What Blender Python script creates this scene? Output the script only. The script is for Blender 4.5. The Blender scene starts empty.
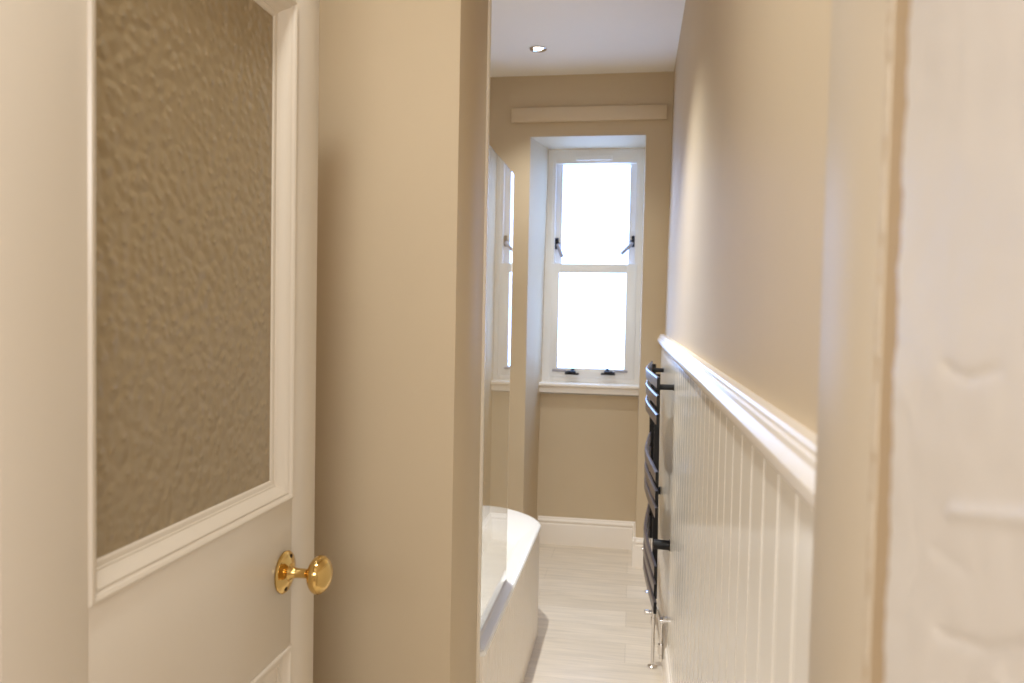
import bpy, bmesh, math, random
from math import sin, cos, pi, atan, sqrt, exp
from mathutils import Vector, Matrix, noise
random.seed(7)
SC = bpy.context.scene
COL = SC.collection

# ------------------------------------------------------------------ helpers
def srgb(r, g, b):
    f = lambda c: (c / 255 / 12.92) if c <= 10 else ((c / 255 + .055) / 1.055) ** 2.4
    return (f(r), f(g), f(b), 1)

def nodes_of(name):
    m = bpy.data.materials.new(name); m.use_nodes = True
    nt = m.node_tree
    return m, nt, nt.nodes['Principled BSDF']

def sset(b, **kw):
    for k, v in kw.items():
        b.inputs[k.replace('_', ' ')].default_value = v

def paint(name, col, rough, bump=.0, scale=60, var=.03, coat=0.0, spec=.5):
    """painted surface: faint colour mottling and a roller / brush texture"""
    m, nt, b = nodes_of(name)
    sset(b, Roughness=rough, Specular_IOR_Level=spec, Coat_Weight=coat, Coat_Roughness=.12)
    tc = nt.nodes.new('ShaderNodeTexCoord')
    n = nt.nodes.new('ShaderNodeTexNoise'); n.inputs['Scale'].default_value = 4; n.inputs['Detail'].default_value = 4
    nt.links.new(tc.outputs['Object'], n.inputs['Vector'])
    r = nt.nodes.new('ShaderNodeMix'); r.data_type = 'RGBA'
    a = [c * (1 - var) for c in col[:3]] + [1]; c2 = [min(1, c * (1 + var)) for c in col[:3]] + [1]
    r.inputs['A'].default_value = a; r.inputs['B'].default_value = c2
    nt.links.new(n.outputs['Fac'], r.inputs['Factor'])
    nt.links.new(r.outputs['Result'], b.inputs['Base Color'])
    if bump:
        n2 = nt.nodes.new('ShaderNodeTexNoise'); n2.inputs['Scale'].default_value = scale; n2.inputs['Detail'].default_value = 3
        nt.links.new(tc.outputs['Object'], n2.inputs['Vector'])
        bp = nt.nodes.new('ShaderNodeBump'); bp.inputs['Strength'].default_value = bump; bp.inputs['Distance'].default_value = .002
        nt.links.new(n2.outputs['Fac'], bp.inputs['Height'])
        nt.links.new(bp.outputs['Normal'], b.inputs['Normal'])
    return m

M = {}
M['wall'] = paint('tan_wall_paint', srgb(202, 184, 156), .62, .08, 90, spec=.22)
M['near'] = paint('old_cream_wall_paint', srgb(216, 208, 198), .42, .12, 35, .02)
M['ceiling'] = paint('white_ceiling_paint', srgb(246, 242, 236), .8, .05, 80, .01)
M['door'] = paint('cream_gloss_door_paint', srgb(214, 203, 187), .28, .05, 30, .015)
M['wood'] = paint('white_gloss_woodwork', srgb(240, 232, 222), .25, .04, 40, .015)
M['lining'] = paint('cream_door_lining_paint', srgb(192, 177, 155), .5, .05, 30, .02)
M['wains'] = paint('cream_wainscot_paint', srgb(236, 230, 219), .16, .03, 30, .015)
M['groove_shade'] = paint('tan_painted_groove_shade', srgb(180, 156, 124), .7, .2, 60, .05)  # darker tan stands in for the shade in the groove
M['panel'] = paint('cream_bath_panel_paint', srgb(240, 232, 222), .35, .02, 30, .01)
M['upvc'] = paint('white_window_frame', srgb(240, 239, 238), .3, 0, 30, .005)
M['enamel'] = paint('white_bath_enamel', srgb(246, 244, 241), .12, 0, 30, .003, .4)
M['trimw'] = paint('cream_corner_trim', srgb(236, 226, 210), .4, 0, 30, .01)

def metal(name, col, rough, metallic=1.0):
    m, nt, b = nodes_of(name)
    sset(b, Base_Color=col, Roughness=rough, Metallic=metallic)
    n = nt.nodes.new('ShaderNodeTexNoise'); n.inputs['Scale'].default_value = 40
    mr = nt.nodes.new('ShaderNodeMapRange'); mr.inputs['To Min'].default_value = rough * .8; mr.inputs['To Max'].default_value = rough * 1.25
    nt.links.new(n.outputs['Fac'], mr.inputs['Value']); nt.links.new(mr.outputs['Result'], b.inputs['Roughness'])
    return m
M['brass'] = metal('polished_brass', srgb(222, 188, 120), .1)
M['chrome'] = metal('chrome', srgb(225, 222, 220), .1)
M['alu'] = metal('satin_grey_seal', srgb(224, 221, 222), .6, .0)
M['black'] = metal('black_fittings', srgb(24, 22, 30), .35, .2)
M['rad'] = metal('black_satin_radiator', srgb(13, 12, 15), .4, .2)
M['bar'] = metal('anthracite_satin_bar', srgb(112, 104, 108), .3, .7)
M['grey'] = metal('grey_stay_arm', srgb(168, 166, 176), .5, .3)
M['screw'] = metal('dark_screw_slot', srgb(70, 50, 25), .4)

# clear shower glass
m, nt, b = nodes_of('clear_shower_glass')
sset(b, Base_Color=(.97, .985, .98, 1), Roughness=0.0, Transmission_Weight=1.0, IOR=1.5)
M['glass'] = m

# obscure pebbled door glass
m, nt, b = nodes_of('obscure_pebbled_glass')
sset(b, Base_Color=srgb(178, 158, 124), Roughness=.18, Transmission_Weight=.3, IOR=1.5)
tc = nt.nodes.new('ShaderNodeTexCoord')
vo = nt.nodes.new('ShaderNodeTexVoronoi'); vo.feature = 'SMOOTH_F1'; vo.inputs['Scale'].default_value = 64
no = nt.nodes.new('ShaderNodeTexNoise'); no.inputs['Scale'].default_value = 22; no.inputs['Detail'].default_value = 2
mx = nt.nodes.new('ShaderNodeMix'); mx.data_type = 'VECTOR'; mx.inputs['Factor'].default_value = .012
nt.links.new(tc.outputs['Object'], no.inputs['Vector'])
nt.links.new(tc.outputs['Object'], mx.inputs['A']); nt.links.new(no.outputs['Color'], mx.inputs['B'])
nt.links.new(mx.outputs['Result'], vo.inputs['Vector'])
bp = nt.nodes.new('ShaderNodeBump'); bp.inputs['Strength'].default_value = .65; bp.inputs['Distance'].default_value = .007
bp.invert = True
nt.links.new(vo.outputs['Distance'], bp.inputs['Height']); nt.links.new(bp.outputs['Normal'], b.inputs['Normal'])
M['obscure'] = m

# frosted window panes, lit by the daylight outside
m, nt, b = nodes_of('frosted_daylit_pane')
sset(b, Base_Color=(.8, .84, .9, 1), Roughness=.35)
n = nt.nodes.new('ShaderNodeTexNoise'); n.inputs['Scale'].default_value = 28; n.inputs['Detail'].default_value = 6
tc = nt.nodes.new('ShaderNodeTexCoord'); nt.links.new(tc.outputs['Object'], n.inputs['Vector'])
mr = nt.nodes.new('ShaderNodeMapRange'); mr.inputs['From Min'].default_value = .3; mr.inputs['From Max'].default_value = .7
mr.inputs['To Min'].default_value = 1.0; mr.inputs['To Max'].default_value = 1.14
nt.links.new(n.outputs['Fac'], mr.inputs['Value'])
b.inputs['Emission Color'].default_value = (.54, .98, 1.95, 1)
ml = nt.nodes.new('ShaderNodeMath'); ml.operation = 'MULTIPLY'; ml.inputs[1].default_value = 3.3
nt.links.new(mr.outputs['Result'], ml.inputs[0]); nt.links.new(ml.outputs[0], b.inputs['Emission Strength'])
M['pane'] = m; PANE = ml

m, nt, b = nodes_of('downlight_lens')
b.inputs['Emission Color'].default_value = (1, .93, .86, 1); b.inputs['Emission Strength'].default_value = 9
M['lens'] = m

# pale oak laminate, boards laid across the room
m, nt, b = nodes_of('pale_oak_laminate')
sset(b, Roughness=.3)
tc = nt.nodes.new('ShaderNodeTexCoord')
br = nt.nodes.new('ShaderNodeTexBrick'); br.offset = .37
br.inputs['Scale'].default_value = 1; br.inputs['Brick Width'].default_value = 1.25; br.inputs['Row Height'].default_value = .19
br.inputs['Mortar Size'].default_value = .0012; br.inputs['Mortar Smooth'].default_value = .4; br.inputs['Bias'].default_value = 0
br.inputs['Color1'].default_value = srgb(213, 199, 179); br.inputs['Color2'].default_value = srgb(226, 214, 197); br.inputs['Mortar'].default_value = srgb(188, 174, 156)
nt.links.new(tc.outputs['Object'], br.inputs['Vector'])
mp = nt.nodes.new('ShaderNodeMapping'); mp.inputs['Scale'].default_value = (1.6, 22, 1)
nt.links.new(tc.outputs['Object'], mp.inputs['Vector'])
gn = nt.nodes.new('ShaderNodeTexNoise'); gn.inputs['Scale'].default_value = 2.2; gn.inputs['Detail'].default_value = 7; gn.inputs['Distortion'].default_value = .6
nt.links.new(mp.outputs['Vector'], gn.inputs['Vector'])
cr = nt.nodes.new('ShaderNodeMapRange'); cr.inputs['From Min'].default_value = .3; cr.inputs['From Max'].default_value = .75; cr.inputs['To Min'].default_value = 1.07; cr.inputs['To Max'].default_value = .83
nt.links.new(gn.outputs['Fac'], cr.inputs['Value'])
vm = nt.nodes.new('ShaderNodeVectorMath'); vm.operation = 'SCALE'
nt.links.new(br.outputs['Color'], vm.inputs[0]); nt.links.new(cr.outputs['Result'], vm.inputs['Scale'])
nt.links.new(vm.outputs['Vector'], b.inputs['Base Color'])
M['floor'] = m

def finish(name, bm, mat, parent=None, smooth=True, sharp=35):
    bmesh.ops.recalc_face_normals(bm, faces=bm.faces)
    me = bpy.data.meshes.new(name); bm.to_mesh(me); bm.free()
    me.materials.append(mat)
    if smooth:
        for p in me.polygons: p.use_smooth = True
        me.set_sharp_from_angle(angle=math.radians(sharp))
    o = bpy.data.objects.new(name, me); COL.objects.link(o)
    if parent:
        o.parent = parent
        L = Vector(parent.location); q = parent.parent
        while q: q = None
        o.matrix_parent_inverse = Matrix.Translation(-parent.get('_w', L) if False else -world_loc(parent))
    return o

def world_loc(p):
    # empties sit at their own location; meshes keep world coordinates at the origin
    return Vector(p.location) if p.type == 'EMPTY' else Vector((0, 0, 0))

def box(bm, x0, x1, y0, y1, z0, z1, bev=0, seg=2):
    vs = [bm.verts.new((x, y, z)) for x in (x0, x1) for y in (y0, y1) for z in (z0, z1)]
    F = [(0, 1, 3, 2), (4, 6, 7, 5), (0, 4, 5, 1), (2, 3, 7, 6), (0, 2, 6, 4), (1, 5, 7, 3)]
    fs = [bm.faces.new([vs[i] for i in f]) for f in F]
    if bev:
        es = list({e for f in fs for e in f.edges})
        bmesh.ops.bevel(bm, geom=es, offset=bev, segments=seg, profile=.5, affect='EDGES')
    return vs

def boxes(name, lst, mat, parent=None, bev=0):
    bm = bmesh.new()
    for a in lst: box(bm, *a, bev=bev)
    return finish(name, bm, mat, parent)

def loft(bm, loops, cap0=True, cap1=True, closed=True):
    rows = [[bm.verts.new(p) for p in L] for L in loops]
    n = len(rows[0])
    for a, c in zip(rows, rows[1:]):
        for i in range(n if closed else n - 1):
            j = (i + 1) % n
            bm.faces.new((a[i], a[j], c[j], c[i]))
    if cap0: bm.faces.new(rows[0][::-1])
    if cap1: bm.faces.new(rows[-1])
    return rows

def lathe(bm, prof, origin, axis='X', n=36, sy=1.0, sz=1.0):
    """prof: (along, radius)"""
    loops = []
    for a, r in prof:
        r = max(r, 1e-5); L = []
        for k in range(n):
            t = 2 * pi * k / n; u, v = r * cos(t) * sy, r * sin(t) * sz
            p = {'X': (a, u, v), 'Y': (u, a, v), 'Z': (u, v, a)}[axis]
            L.append(tuple(origin[i] + p[i] for i in range(3)))
        loops.append(L)
    loft(bm, loops)

def tube(bm, pts, r, n=14):
    pts = [Vector(p) for p in pts]; loops = []
    up = None
    for i, p in enumerate(pts):
        d = (pts[min(i + 1, len(pts) - 1)] - pts[max(i - 1, 0)]).normalized()
        if up is None:
            up = d.orthogonal().normalized()
        up = (up - d * up.dot(d)).normalized(); s = d.cross(up)
        loops.append([tuple(p + (up * cos(2 * pi * k / n) + s * sin(2 * pi * k / n)) * r) for k in range(n)])
    loft(bm, loops)

def extrude(bm, prof, p0, p1, ax, off=None):
    """closed 2-D profile [(a,b)] run from p0 to p1; ax = (vec a, vec b)"""
    A, B = Vector(ax[0]), Vector(ax[1])
    loops = [[tuple(Vector(P) + A * a + B * c) for a, c in prof] for P in (p0, p1)]
    loft(bm, loops)

def frame_sweep(bm, X, y0, y1, z0, z1, prof):
    """mitred moulding round a rectangle in the plane x=X; prof = (outward offset, proud of X)"""
    rows = []
    for o, p in prof:
        rows.append([bm.verts.new((X + p, y, z)) for y, z in ((y0 - o, z0 - o), (y1 + o, z0 - o), (y1 + o, z1 + o), (y0 - o, z1 + o))])
    for a, c in zip(rows, rows[1:] + rows[:1]):
        for i in range(4):
            j = (i + 1) % 4
            bm.faces.new((a[i], a[j], c[j], c[i]))

def empty(name, loc):
    o = bpy.data.objects.new(name, None); COL.objects.link(o); o.location = loc
    o.empty_display_size = .1
    return o

def tag(o, label=None, cat=None, kind=None, group=None):
    if label: o['label'] = label
    if cat: o['category'] = cat
    if kind: o['kind'] = kind
    if group: o['group'] = group
    return o

def struct(o, label, cat): return tag(o, label, cat, 'structure')

CEIL = 2.922
YB = 4.5           # main back wall
YR = 4.845         # back of the window recess
RX0, RX1 = -.637, .045

# right wall leans and twists a little, like the photographed one
def wx(y, z):
    t = max(0, min(1, (y - .64) / (YB - .64)))
    return .193 + t * (.003 if z > 2 else 0) - t * (.022 * max(0, 1 - abs(z) / CEIL * .98))
def wf(y):      # front of the wainscot
    t = max(0, min(1.1, (y - .64) / (YB - .64)))
    return .180 - .016 * t

# ------------------------------------------------------------------ setting
bm = bmesh.new(); box(bm, -1.7, 1.3, -1.9, 5.0, -.1, 0)
struct(finish('floor', bm, M['floor'], smooth=False), 'pale oak laminate floor with boards laid across the bathroom', 'floor')
bm = bmesh.new(); box(bm, -1.7, 1.3, -1.9, 5.0, CEIL, CEIL + .1)
struct(finish('ceiling', bm, M['ceiling'], smooth=False), 'flat white painted ceiling over the bathroom', 'ceiling')

# back wall with its window recess
bm = bmesh.new()
loft(bm, [[(-1.15, YB, z), (RX0, YB, z), (xr, 4.8555, z), (xr, 4.98, z), (-1.15, 4.98, z)] for z, xr in ((0, -.596), (2.56, -.568))])
box(bm, RX1, .40, YB, 4.98, 0, 2.56)
box(bm, -1.15, .40, YB, 4.98, 2.56, CEIL)
box(bm, -.62, RX1, YR, 4.98, 0, .985)
struct(finish('wall_back', bm, M['wall'], smooth=False), 'tan painted end wall with a deep recess round the window', 'wall')

bm = bmesh.new()
N = 24
ys = [.64 + (YB - .64) * i / N for i in range(N + 1)]; zs = [CEIL * k / 12 for k in range(13)]
g = [[bm.verts.new((wx(y, z), y, z)) for z in zs] for y in ys]
for i in range(N):
    for k in range(12): bm.faces.new((g[i][k], g[i + 1][k], g[i + 1][k + 1], g[i][k + 1]))
gb = [[bm.verts.new((.4, y, z)) for z in (0, CEIL)] for y in (.64, YB)]
bm.faces.new((gb[0][0], gb[1][0], gb[1][1], gb[0][1]))
wr = finish('wall_right', bm, M['wall'])
struct(wr, 'long tan painted right-hand wall above the white dado rail', 'wall')

bm = bmesh.new(); box(bm, -1.25, -1.15, .27, 4.98, 0, CEIL)
struct(finish('wall_left', bm, M['wall'], smooth=False), 'tan painted left-hand wall behind the open door and the bath', 'wall')

bm = bmesh.new(); box(bm, -1.15, -.42, 1.753, 2.075, 0, CEIL, bev=.004)
struct(finish('wall_partition', bm, M['wall']), 'tan painted stub wall between the glazed door and the bath', 'wall')
bm = bmesh.new(); box(bm, -.46, -.4145, 2.0755, 2.098, 0, CEIL, bev=.002)
struct(finish('trim_1', bm, M['trimw']), 'thin cream strip running up the far edge of the stub wall', 'trim')

# wall that holds the door, and the hall behind the camera
bm = bmesh.new()
box(bm, -1.15, -.665, .27, .645, 0, CEIL)
box(bm, -.665, .19, .27, .645, 2.3, CEIL)
struct(finish('wall_front', bm, M['wall'], smooth=False), 'tan painted wall round the doorway', 'wall')
bm = bmesh.new()
box(bm, -1.7, -1.6, -1.9, .27, 0, CEIL); box(bm, 1.2, 1.3, -1.9, .27, 0, CEIL)
box(bm, -1.7, 1.3, -2.0, -1.9, 0, CEIL); box(bm, -1.6, -1.15, .27, .37, 0, CEIL); box(bm, .44, 1.2, .27, .37, 0, CEIL)
struct(finish('wall_hall', bm, M['near'], smooth=False), 'cream painted walls of the hall outside the bathroom', 'wall')

# old thickly painted wall right beside the camera: dents, a ridge, a crack
def bump_at(y, z):
    h = .0011 * noise.noise((y * 14, z * 14, 3)) + .0007 * noise.noise((y * 38, z * 38, 7)) + .0003 * noise.noise((y * 95, z * 95, 1))
    def ridge(pts, w, a):
        best = 9
        for (ya, za), (yb, zb) in zip(pts, pts[1:]):
            dy, dz = yb - ya, zb - za; L = dy * dy + dz * dz
            t = max(0, min(1, ((y - ya) * dy + (z - za) * dz) / L))
            best = min(best, sqrt((y - ya - t * dy) ** 2 + (z - za - t * dz) ** 2))
        return a * exp(-(best / w) ** 2)
    h += ridge([(.395, 1.479), (.37, 1.474), (.338, 1.481)], .0022, -.0018)
    h += ridge([(.378, 1.411), (.30, 1.428)], .0028, .0030)
    h += ridge([(.388, 1.349), (.34, 1.362), (.29, 1.388)], .002, -.0030)
    h += ridge([(.40, 1.387), (.36, 1.389)], .003, -.0012)
    h += ridge([(.345, 1.345), (.33, 1.355), (.312, 1.352)], .004, .0016)
    return h * .8
bm = bmesh.new()
ny, nz = 70, 260
yy = [.27 + (.469 - .27) * i / ny for i in range(ny + 1)]
z0n, z1n = 1.15, 1.85
zz = [0, .6] + [z0n + (z1n - z0n) * k / nz for k in range(nz + 1)] + [2.1, 2.3]
def edge_round(y):                        # soft worn arris towards the lining
    d = .469 - y
    return .005 * (1 - d / .008) ** 2 if d < .008 else 0
def ragged(z, s): return .0011 * sin(95 * z + s) + .0009 * sin(230 * z + 2 * s) + .0006 * sin(510 * z)
g = [[bm.verts.new((.150 - bump_at(y, z) + edge_round(y), y + (ragged(z, 1) if y > .46 else 0), z)) for z in zz] for y in yy]
for i in range(ny):
    for k in range(len(zz) - 1): bm.faces.new((g[i][k], g[i + 1][k], g[i + 1][k + 1], g[i][k + 1]))
back = {}
for i in (0, ny):
    back[i] = [bm.verts.new((.46, yy[i], z)) for z in zz]
    for k in range(len(zz) - 1): bm.faces.new((g[i][k], g[i][k + 1], back[i][k + 1], back[i][k]))
struct(finish('wall_side', bm, M['near']), 'close-up cream wall with thick dented old paint at the right', 'wall')

# door lining on the right: board with a rough bead at its near side
bm = bmesh.new()
box(bm, .150, .46, .503, .644, 0, 2.3, bev=.003)
struct(finish('trim_2', bm, M['lining']), 'cream gloss door lining beside the close-up rough wall', 'trim')
bm = bmesh.new()
zs2 = [0, .5, 1.0] + [1.1 + .8 * k / 320 for k in range(321)] + [2.1, 2.3]
loops = []
for z in zs2:
    w = ragged(z, 3) if 1.1 <= z <= 1.9 else 0; r = .0055 + .5 * w
    L = []
    for k in range(12):
        t = pi * k / 11
        L.append((.1535 - r * .75 * sin(t) , .4955 + .9 * w + r * cos(t), z))
    L += [(.2, .490, z), (.2, .500, z)]
    loops.append(L)
loft(bm, loops)
struct(finish('trim_3', bm, M['lining'], sharp=60), 'thin rough painted bead along the door lining edge', 'trim')
bm = bmesh.new(); box(bm, .1512, .46, .466, .5035, 0, 2.3)  # nearly flush strip, the recess shadow is put into its colour
struct(finish('trim_4', bm, M['groove_shade'], smooth=False), 'tan strip painted as groove shade between door lining and the close-up wall', 'trim')
# lining on the hinge side
bm = bmesh.new(); box(bm, -.68, -.6285, .27, .648, 0, 2.3, bev=.003)
struct(finish('trim_5', bm, M['lining']), 'cream door lining on the hinge side at the left edge', 'trim')

# skirting boards
SK = [(0, 0), (.018, 0), (.018, .128), (.0165, .134), (.013, .137), (.013, .143), (.0165, .147), (.0175, .153), (.015, .160), (.009, .164), (.008, .170), (.005, .176), (0, .178)]
bm = bmesh.new()
extrude(bm, SK, (-.585, YR, 0), (RX1, YR, 0), ((0, -1, 0), (0, 0, 1)))
struct(finish('baseboard_recess', bm, M['wood'], sharp=25), 'white moulded skirting board under the window in the recess', 'skirting board')
bm = bmesh.new()
extrude(bm, SK, (RX1 - .018, YB, 0), (.2, YB, 0), ((0, -1, 0), (0, 0, 1)))
extrude(bm, SK, (RX1, YB - .0178, 0), (RX1, YR - .018, 0), ((-1, 0, 0), (0, 0, 1)))
struct(finish('baseboard_back', bm, M['wood'], sharp=25), 'short white skirting return behind the black radiator', 'skirting board')
bm = bmesh.new()
loops = []
for y in (.64, 2, 3.2, YB - .018):
    loops.append([(wf(y) + .004 - a * .95, y, c) for a, c in SK])
loft(bm, loops)
struct(finish('baseboard_right', bm, M['wood'], sharp=25), 'white skirting board below the panelled right wall', 'skirting board')

# wainscot: tongue-and-groove boards with a bead at each joint
def bead_profile(a0, a1, pitch, depth):
    """(along, out) points; out<=0"""
    pts = [(a0, 0)]; a = a0 + pitch
    while a < a1 - .02:
        for d, o in ((-.0085, 0), (-.006, -depth), (-.004, -depth * .35), (0, -.0002), (.004, -depth * .35), (.006, -depth), (.0085, 0)):
            pts.append((a + d, o))
        a += pitch
    pts.append((a1, 0)); return pts
bm = bmesh.new()
pr = bead_profile(.64, YB, .1, .0016)
rows = [[bm.verts.new((wf(y) - o, y, z)) for y, o in pr] for z in (.165, 1.34)]
for i in range(len(pr) - 1): bm.faces.new((rows[0][i], rows[0][i + 1], rows[1][i + 1], rows[1][i]))
bk = [[bm.verts.new((.21, y, z)) for y in (.64, YB)] for z in (.165, 1.34)]
bm.faces.new((bk[0][0], bk[0][1], bk[1][1], bk[1][0]))
bm.faces.new((rows[1][0], rows[1][-1], bk[1][1], bk[1][0]))
struct(finish('trim_6', bm, M['wains'], sharp=20), 'cream gloss tongue and groove panelling on the right wall', 'wall panelling')

# dado rail
DR = [(-.03, 1.378), (.006, 1.380), (.009, 1.376), (.009, 1.371), (.0125, 1.369), (.0135, 1.362), (.0155, 1.359), (.0195, 1.355), (.0225, 1.349), (.0225, 1.340), (.019, 1.332), (.013, 1.327), (.010, 1.321), (.004, 1.314), (-.03, 1.314)]
bm = bmesh.new(); loops = []
for y in (.64, 1.5, 2.5, 3.5, YB): loops.append([(wf(y) - a, y, c + .017 * (y - .64) / 3.86) for a, c in DR])
loft(bm, loops)
struct(finish('trim_7', bm, M['wood'], sharp=25), 'white moulded dado rail capping the panelling on right wall', 'dado rail')

# ------------------------------------------------------------------ window
win = empty('window_1', (-.26, 4.87, 1.06))
struct(win, 'white two-part frosted window deep in the end wall recess', 'window')
bm = bmesh.new()
box(bm, -.60, -.518, 4.868, 4.96, 1.06, 2.575, bev=.003); box(bm, -.004, .06, 4.868, 4.96, 1.06, 2.575, bev=.003)
box(bm, -.52, -.002, 4.868, 4.96, 2.472, 2.575, bev=.003); box(bm, -.52, -.002, 4.868, 4.96, 1.06, 1.098, bev=.003)
# outer architrave bead
box(bm, -.603, -.536, 4.858, 4.872, 1.06, 2.5482, bev=.0); box(bm, .018, .062, 4.858, 4.872, 1.06, 2.5482, bev=.0)
box(bm, -.603, .062, 4.857, 4.872, 2.548, 2.58, bev=.0)
finish('window_frame', bm, M['upvc'], win)
def sash(name, x0, x1, z0, z1, px0, px1, pz0, pz1, y0, y1):
    bm = bmesh.new()
    box(bm, x0, px0, y0, y1, z0, z1, bev=.003); box(bm, px1, x1, y0, y1, z0, z1, bev=.003)
    box(bm, px0 - .003, px1 + .003, y0, y1, z0, pz0, bev=.003); box(bm, px0 - .003, px1 + .003, y0, y1, pz1, z1, bev=.003)
    s = finish(name, bm, M['upvc'], win)
    bm = bmesh.new(); box(bm, px0 - .006, px1 + .006, y1 - .02, y1 - .012, pz0 - .006, pz1 + .006)
    finish('pane', bm, M['pane'], s, smooth=False)
    return s
us = sash('upper_sash', -.522, 0, 1.78, 2.478, -.476, -.044, 1.829, 2.472 - .004, 4.905, 4.95)
ls = sash('lower_sash', -.545, .012, 1.095, 1.829, -.482, -.053, 1.154, 1.771, 4.862, 4.902)
# trickle vent in the head
bm = bmesh.new(); box(bm, -.388, -.160, 4.850, 4.870, 2.490, 2.520, bev=.004)
box(bm, -.380, -.168, 4.846, 4.852, 2.507, 2.513)
finish('trickle_vent', bm, M['upvc'], win)
# stays: black plate with a grey angled arm
for x, z, ax, az in ((-.509, 1.962, -.466, 1.872), (-.012, 1.977, -.088, 1.894)):
    s = -1 if x > -.2 else 1
    bm = bmesh.new()
    box(bm, x - .017 - s * .004, x + .004 * s + .010, 4.893, 4.905, z - .036, z + .036, bev=.003)
    lathe(bm, [(4.900, .014), (4.884, .014), (4.880, .010)], (x + s * .010, 0, z - .005), 'Y', 16)
    lathe(bm, [(4.900, .010), (4.886, .010), (4.884, .006)], (x + s * .004, 0, z + .022), 'Y', 12)
    hd = finish('window_stay', bm, M['black'], win)
    bm = bmesh.new(); tube(bm, [(x + s * .010, 4.882, z - .008), (x + s * .016, 4.878, z - .022), (ax, 4.874, az)], .0115, 10)
    finish('stay_arm', bm, M['grey'], hd)
# catches on the bottom rail with their grey track strips
for x, s, z in ((-.386, -1, 1.128), (-.154, 1, 1.133)):
    bm = bmesh.new()
    box(bm, x - .045, x + .045, 4.846, 4.864, z - .017, z - .005, bev=.003)
    lathe(bm, [(z - .008, .022), (z + .006, .020), (z + .012, .012), (z + .022, .011), (z + .025, .006)], (x - s * .004, 4.852, 0), 'Z', 16)
    tube(bm, [(x - .004, 4.846, z), (x + s * .022, 4.838, z + .003), (x + s * .040, 4.836, z - .006)], .008, 10)
    ct = finish('sash_catch', bm, M['black'], win)
    bm = bmesh.new()
    xe = -.515 if s < 0 else -.03
    box(bm, min(xe, x + s * .04), max(xe, x + s * .04), 4.852, 4.864, z + .001, z + .015, bev=.003)
    finish('track_strip', bm, M['grey'], ct)
bm = bmesh.new()
prof = [(0, .0), (.062, 0), (.066, .004), (.067, .030), (.062, .036), (.074, .040), (.080, .048), (.078, .060), (.070, .064), (0, .066)]
extrude(bm, [(a, c) for a, c in prof], (-.605, 4.868, .995), (.044, 4.868, .995), ((0, -1, 0), (0, 0, 1)))
finish('window_sill', bm, M['wood'], win, sharp=30)

# batten above the window: wall tan lightened for the light it catches
bm = bmesh.new(); box(bm, -.753, .160, YB - .022, YB, 2.645, 2.728, bev=.002)
tag(finish('wall_batten', bm, paint('batten_tan_light_tint', srgb(214, 196, 169), .4, .05, 60)), 'long tan painted wooden batten fixed on the wall above the window', 'batten')

# ------------------------------------------------------------------ door
DX = -.62; DY0, DY1 = .652, 1.408; DZ1 = 2.24; T = .042
door = empty('door_1', (DX, DY0, 0))
struct(door, 'open cream door with pebbled glass upper panel and brass knob', 'door')
GY0, GY1, GZ0, GZ1 = .816, 1.264, 1.188, 2.018       # sight size of the glass
RW = .040
sy0, sy1 = GY0 - RW, GY1 + RW                          # stile inner edges
MZ = .872                                             # top of the lower panels
def part_box(name, *a): 
    bm = bmesh.new(); box(bm, *a, bev=.0025); return finish(name, bm, M['door'], door)
part_box('stile', DX - T, DX, DY0, sy0, .008, DZ1)
part_box('stile', DX - T, DX, sy1, DY1, .008, DZ1)
part_box('top_rail', DX - T, DX, sy0 - .001, sy1 + .001, GZ1 + RW, DZ1)
part_box('lock_rail', DX - T, DX, sy0 - .001, sy1 + .001, MZ, GZ0 - RW)
part_box('bottom_rail', DX - T, DX, sy0 - .001, sy1 + .001, .008, .22)
ym = (sy0 + sy1) / 2
part_box('muntin', DX - T, DX, ym - .045, ym + .045, .219, MZ + .001)
PM = [(.0, -.012), (-.010, -.011), (-.014, -.004), (-.018, .0015), (-.022, .0035), (-.026, .001), (-.030, -.011), (-.030, -.016), (.0, -.016)]
PM = [(o + .030, p) for o, p in [(0, .001), (-.003, .0035), (-.008, .0035), (-.011, .0), (-.018, -.006), (-.024, -.008), (-.029, -.0085), (-.030, -.014), (.001, -.014)]]
for a, c in ((sy0, ym - .045), (ym + .045, sy1)):
    bm = bmesh.new(); box(bm, DX - T + .010, DX - .013, a - .004, c + .004, .216, MZ + .004)
    pn = finish('lower_panel', bm, M['door'], door, smooth=False)
    bm = bmesh.new(); frame_sweep(bm, DX, a + .030, c - .030, .25, MZ - .030, PM)
    finish('panel_moulding', bm, M['door'], pn, sharp=25)
# glazing moulding, bolection form: thin inner lip, hollow, ogee and proud outer edge
GM = [(0, -.030), (0, -.0245), (.002, -.0225), (.006, -.021), (.009, -.0205), (.0105, -.0185), (.012, -.0190), (.015, -.016), (.019, -.010), (.023, -.004), (.0265, -.001), (.0275, -.0025), (.029, -.002), (.032, .002), (.036, .0042), (.0395, .0038), (.0415, 0), (.0415, -.030)]
bm = bmesh.new(); frame_sweep(bm, DX, GY0, GY1, GZ0, GZ1, GM)
finish('glazing_moulding', bm, M['door'], door, sharp=22)
bm = bmesh.new(); box(bm, DX - .031, DX - .0248, GY0 - .010, GY1 + .010, GZ0 - .010, GZ1 + .010)
gp = finish('glass_pane', bm, M['obscure'], door, smooth=False); gp['label'] = 'pebbled obscure glass upper panel'
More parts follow.
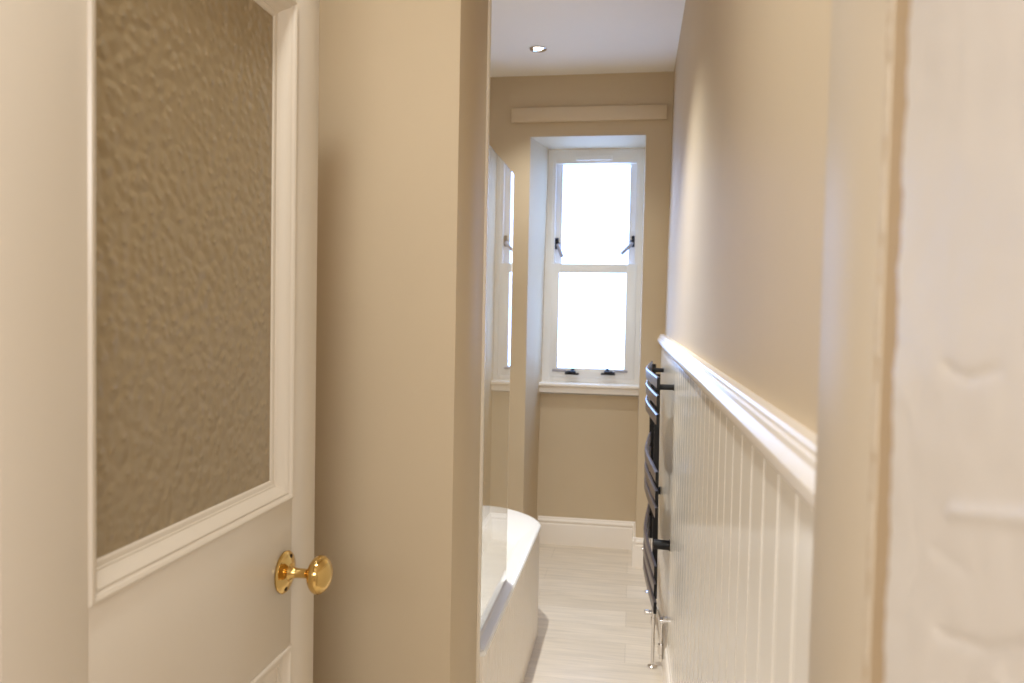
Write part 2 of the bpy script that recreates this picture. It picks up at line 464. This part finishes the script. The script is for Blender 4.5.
# brass knob
KY, KZ = 1.274, 1.019
bm = bmesh.new()
lathe(bm, [(.004, .014), (.008, .0165), (.013, .015), (.018, .0105), (.026, .0088), (.042, .0088), (.048, .0105), (.051, .017), (.055, .026), (.061, .0325), (.068, .0352), (.075, .0335), (.082, .0275), (.087, .019), (.090, .009), (.0907, 0)], (DX, KY, KZ), 'X', 48)
kn = finish('door_knob', bm, M['brass'], door, sharp=60); kn['label'] = 'polished brass oval door knob'
bm = bmesh.new()
lathe(bm, [(0, .038), (.0035, .0385), (.006, .036), (.0065, .0335), (.0085, .031), (.010, .026), (.0125, .0205), (.0135, .017), (.012, .0145), (.0115, 0)], (DX, KY, KZ), 'X', 48)
rs = finish('rose_plate', bm, M['brass'], kn, sharp=40)
for t in (70, 250):
    bm = bmesh.new(); lathe(bm, [(.006, .0042), (.0098, .0042), (.0104, .003), (.0104, 0)], (DX, KY + .0285 * cos(math.radians(t)), KZ + .0285 * sin(math.radians(t))), 'X', 14)
    finish('screw', bm, M['screw'], kn)

# ------------------------------------------------------------------ bath
def rrect(x0, x1, y0, y1, z, radii, n=10, ex=1.0):
    """rounded rectangle, radii for corners (x0y0, x1y0, x1y1, x0y1)"""
    L = []
    cs = ((x0, y0, 1, 1, pi), (x1, y0, -1, 1, 1.5 * pi), (x1, y1, -1, -1, 0), (x0, y1, 1, -1, .5 * pi))
    for (cx, cy, sx, sy, a0), r in zip(cs, radii):
        rx, ry = (r, r); e = 2 / ex if (r > .1 and a0 in (0, .5 * pi)) else 1
        for k in range(n + 1):
            t = a0 + .5 * pi * k / n
            pw = lambda v: math.copysign(abs(v) ** e, v) if abs(v) > 1e-9 else 0
            L.append((cx + sx * rx + rx * pw(cos(t)), cy + sy * ry + ry * pw(sin(t)), z))
    return L
bx0, bx1, by0, by1 = -1.149, -.400, 2.0985, 3.728
far = (.30, .30)
def ring(i, z, near=.02, r=None):
    rr = (max(.02, far[0] - i), max(.02, far[1] - i))
    return rrect(bx0 + i, bx1 - i, by0 + i, by1 - i, z, (near, near, *rr), 14, 1.62)
bath = empty('bathtub', ((bx0 + bx1) / 2, (by0 + by1) / 2, 0))
tag(bath, 'white bathtub with rounded far end and grooved cream side panel', 'bathtub')
bm = bmesh.new()
def basin(x0, x1, y0, y1, z, r): return rrect(x0, x1, y0, y1, z, (r, r, r, r), 14)
loops = [ring(.020, .500), ring(.002, .501), ring(0, .504), ring(0, .512), ring(.003, .5175), ring(.010, .520), ring(.020, .5205), basin(bx0 + .064, bx1 - .064, by0 + .064, by1 - .36, .5195, .17), basin(bx0 + .072, bx1 - .072, by0 + .072, by1 - .37, .5155, .17)]
loops += [basin(bx0 + .082, bx1 - .082, by0 + .10, by1 - .385, .485, .20),
          basin(bx0 + .095, bx1 - .095, by0 + .13, by1 - .42, .40, .20),
          basin(bx0 + .11, bx1 - .11, by0 + .16, by1 - .48, .28, .19),
          basin(bx0 + .125, bx1 - .125, by0 + .19, by1 - .55, .17, .17),
          basin(bx0 + .15, bx1 - .15, by0 + .22, by1 - .60, .135, .14),
          basin(bx0 + .22, bx1 - .22, by0 + .32, by1 - .70, .125, .10)]
loft(bm, loops, cap0=False, cap1=True)
tub = finish('tub', bm, M['enamel'], bath, sharp=50)
# grooved side panel (its far end turns in under the rounded rim)
bm = bmesh.new()
pr = bead_profile(by0, 3.432, .05, .0016)
rows = [[bm.verts.new((-.406 + o, y, z)) for y, o in pr] for z in (0, .504)]
for i in range(len(pr) - 1): bm.faces.new((rows[0][i], rows[0][i + 1], rows[1][i + 1], rows[1][i]))
arc = [(-.406, 3.432)] + [(-.424 - .25 + .25 * cos(t), 3.455 + .25 * sin(t)) for t in [pi / 2 * k / 10 for k in range(11)]] + [(-1.148, 3.705), (-1.148, 3.685), (-.45, 3.40), (-.43, by0)]
rr = [[bm.verts.new((x, y, z)) for x, y in arc] for z in (0, .504)]
for i in range(len(arc) - 1): bm.faces.new((rr[0][i], rr[0][i + 1], rr[1][i + 1], rr[1][i]))
box(bm, -.45, -.4058, by0, by0 + .012, 0, .504)
finish('side_panel', bm, M['panel'], bath, sharp=20)

# shower screen
scr = empty('shower_screen', (-.425, 2.38, .52))
tag(scr, 'clear frameless glass shower screen standing on the bath rim', 'shower screen')
bm = bmesh.new(); box(bm, -.437, -.431, 2.100, 2.645, .529, 1.995, bev=.001)
finish('glass_panel', bm, M['glass'], scr, smooth=False)
bm = bmesh.new()
loft(bm, [[(-.445, y, .5205), (-.404, y, .5205), (-.404, y, .5235), (-.425, y, .532), (-.4305, y, .540), (-.4375, y, .540), (-.4385, y, .530), (-.445, y, .524)] for y in (2.1, 2.64)] + [[(-.442, 2.665, .5205), (-.425, 2.675, .5205), (-.425, 2.675, .5215), (-.428, 2.668, .524), (-.4305, 2.662, .525), (-.4375, 2.662, .525), (-.4385, 2.662, .523), (-.442, 2.665, .522)]])
finish('bottom_seal', bm, M['alu'], scr, sharp=30)

# ------------------------------------------------------------------ towel radiator
rad = empty('towel_radiator', (.11, 3.5, 0))
tag(rad, 'black ladder towel radiator with nine flat bars on the panelled wall', 'towel radiator')
RY0, RY1 = 3.03, 4.13
def rx(z): return .1035 + .011 * (1.25 - z)          # hangs very slightly out of plumb
def arch(y): u = (2 * y - RY0 - RY1) / (RY1 - RY0); return -.035 * (1 - abs(u) ** 1.35)
for y in (3.205, RY1 - .045):
    bm = bmesh.new()
    loft(bm, [[(rx(z) - .008, y, z), (rx(z) + (.014 if y < 3.5 else .022), y, z), (rx(z) + (.014 if y < 3.5 else .022), y + .024, z), (rx(z) - .008, y + .024, z)] for z in (.300, .7, 1.256 if y < 3.5 else 1.243)])
    finish('post', bm, M['rad'], rad, smooth=False)
def bar(zb):
    n = 30; loops = []
    for k in range(n + 1):
        y = RY0 + .001 + (RY1 - RY0 - .002) * k / n; o = arch(y); x0, x1 = rx(zb) + o, rx(zb + .045) + o
        loops.append([(x0 - .0035, y, zb), (x0 + .0065, y, zb), (x1 + .0065, y, zb + .045), (x1 - .0005, y, zb + .045), (x1 - .005, y, zb + .0405), (x0 - .005, y, zb + .002)])
    bm = bmesh.new(); loft(bm, loops)
    o = finish('bar', bm, M['bar'], rad, sharp=20)
    for y in (RY0, RY1):
        bm = bmesh.new(); box(bm, rx(zb + .02) - .0055, rx(zb + .02) + .007, y - .0015, y + .0015, zb - .0005, zb + .0455)
        finish('end_cap', bm, M['rad'], o, smooth=False)
    return o
for zb in (1.212, 1.140, 1.064, .833, .757, .688, .452, .379, .305): bar(zb)
for y in (3.10, RY1 - .06):
    for z, r in ((1.213, .0115), (.566, .020)):
        xw = wf(y); xo = rx(z) + (arch(y) if y < 3.5 else 0)
        bm = bmesh.new(); lathe(bm, [(xo, r), (xw - .004, r), (xw - .004, r * 1.15), (xw - .0005, r * 1.15)], (0, y, z), 'X', 24)
        finish('wall_bracket', bm, M['rad'], rad)
# chrome tails: one drops to the floor, one runs to the wall
for y in (3.217, RY1 - .033):
    bm = bmesh.new()
    lathe(bm, [(.002, .020), (.006, .020), (.010, .012), (.012, .0075), (.185, .0075), (.187, .012), (.215, .012), (.217, .010), (.304, .009)], (.1165, y, 0), 'Z', 20)
    v = finish('floor_pipe', bm, M['chrome'], rad, sharp=40)
    bm = bmesh.new(); lathe(bm, [(.110, .008), (.096, .009), (.094, .012), (.080, .011), (.077, .008), (.076, 0)], (0, y, .235), 'X', 18)
    finish('valve_head', bm, M['chrome'], v)
bm = bmesh.new()
y = 3.14
tube(bm, [(.1165, 3.21, .298), (.128, y + .04, .27), (.146, y, .235)], .007, 12)
lathe(bm, [(.140, .012), (.149, .013), (.150, .018), (wf(y) - .0005, .018)], (0, y, .235), 'X', 18)
tube(bm, [(.148, y, .23), (.148, y, .10)], .007, 12)
lathe(bm, [(.135, .0135), (.095, .0135), (.090, .009), (.074, .009)], (.148, y, 0), 'Z', 18)
finish('wall_valve', bm, M['chrome'], rad, sharp=40)

# ------------------------------------------------------------------ ceiling downlight
LX, LY = -.541, 4.043
dl = empty('ceiling_downlight', (LX, LY, CEIL))
tag(dl, 'small round chrome recessed downlight lit in the white ceiling', 'downlight')
bm = bmesh.new()
prof = [(0, .046), (-.0035, .046), (-.006, .043), (-.0065, .040), (-.003, .030), (.0, .026), (.0, .046)]
loops = []
for a, r in prof: loops.append([(LX + r * cos(2 * pi * k / 40), LY + r * sin(2 * pi * k / 40), CEIL + a - .0005) for k in range(40)])
loft(bm, loops, cap0=False, cap1=False)
finish('bezel', bm, M['chrome'], dl, sharp=50)
bm = bmesh.new(); lathe(bm, [(-.0006, .0255), (-.002, .023), (-.003, .015), (-.0034, 0)], (LX, LY, CEIL), 'Z', 32)
finish('lamp_lens', bm, M['lens'], dl)

# ------------------------------------------------------------------ lights
WARM = (.97, 1.0, 1.0)
def spot(loc, power, size=110, blend=1, radius=.03, col=WARM):
    l = bpy.data.lights.new('downlight_or_fill', 'SPOT'); l.energy = power; l.spot_size = math.radians(size); l.spot_blend = blend
    l.shadow_soft_size = radius; l.color = col
    o = bpy.data.objects.new('downlight_or_fill', l); COL.objects.link(o); o.location = loc
    return o
spot((LX, LY, CEIL - .03), 48)
spot((LX, 2.74, CEIL - .03), 190)
spot((-.46, .76, CEIL - .03), 52, 165, 1, .09)  # added wide fill by the doorway, not a downlight, lifts right wall and door
l = bpy.data.lights.new('hall_fill', 'AREA'); l.shape = 'RECTANGLE'; l.size = 1.7; l.size_y = .5; l.energy = 31; l.color = (1, 1, 1)  # added soft fill in the unseen hall, evens out door and stub wall
o = bpy.data.objects.new('hall_fill', l); COL.objects.link(o); o.location = (.02, -1.35, 2.05)
o.rotation_euler = (math.radians(68), 0, 0)
l = bpy.data.lights.new('hall_fill', 'AREA'); l.shape = 'DISK'; l.size = .45; l.energy = 15; l.color = (1, 1, 1)  # second added fill, brightens the right-hand walls through the doorway
o = bpy.data.objects.new('hall_fill', l); COL.objects.link(o); o.location = (-.95, -.55, 2.15)
o.rotation_euler = Vector((1.1, 1.7, -.65)).to_track_quat('-Z', 'Y').to_euler()
w = bpy.data.worlds.new('sky'); SC.world = w; w.use_nodes = True
bg = w.node_tree.nodes['Background']; bg.inputs['Color'].default_value = (.7, .85, 1.0, 1); bg.inputs['Strength'].default_value = .6

# ------------------------------------------------------------------ camera
f = 750.
yaw = atan(121 / f); pitch = atan(28.4 / f * cos(yaw)); roll = .0195
fw = Vector((-sin(yaw) * cos(pitch), cos(yaw) * cos(pitch), -sin(pitch)))
rt = Vector((cos(yaw), sin(yaw), 0)); dn = fw.cross(rt)
c, s = cos(roll), sin(roll)
rt2 = c * rt - s * dn; dn2 = s * rt + c * dn
cam = bpy.data.cameras.new('camera'); co = bpy.data.objects.new('camera', cam); COL.objects.link(co)
cam.sensor_width = 36; cam.lens = f / 1024 * 36; cam.clip_start = .02
R = Matrix((rt2, -dn2, -fw)).transposed().to_4x4()
co.matrix_world = Matrix.Translation((0, 0, 1.5)) @ R
cam.dof.use_dof = True; cam.dof.focus_distance = 2.1; cam.dof.aperture_fstop = 4.0
SC.camera = co

SC.view_settings.view_transform = 'Standard'; SC.view_settings.look = 'None'
SC.view_settings.gamma = 1; SC.view_settings.use_curve_mapping = False
SC.view_settings.exposure = 0
SC.cycles.use_denoising = True
SC.cycles.max_bounces = 12; SC.cycles.diffuse_bounces = 6; SC.cycles.glossy_bounces = 6; SC.cycles.transmission_bounces = 10
SC.cycles.sample_clamp_indirect = 6
SC.cycles.caustics_reflective = False; SC.cycles.caustics_refractive = False
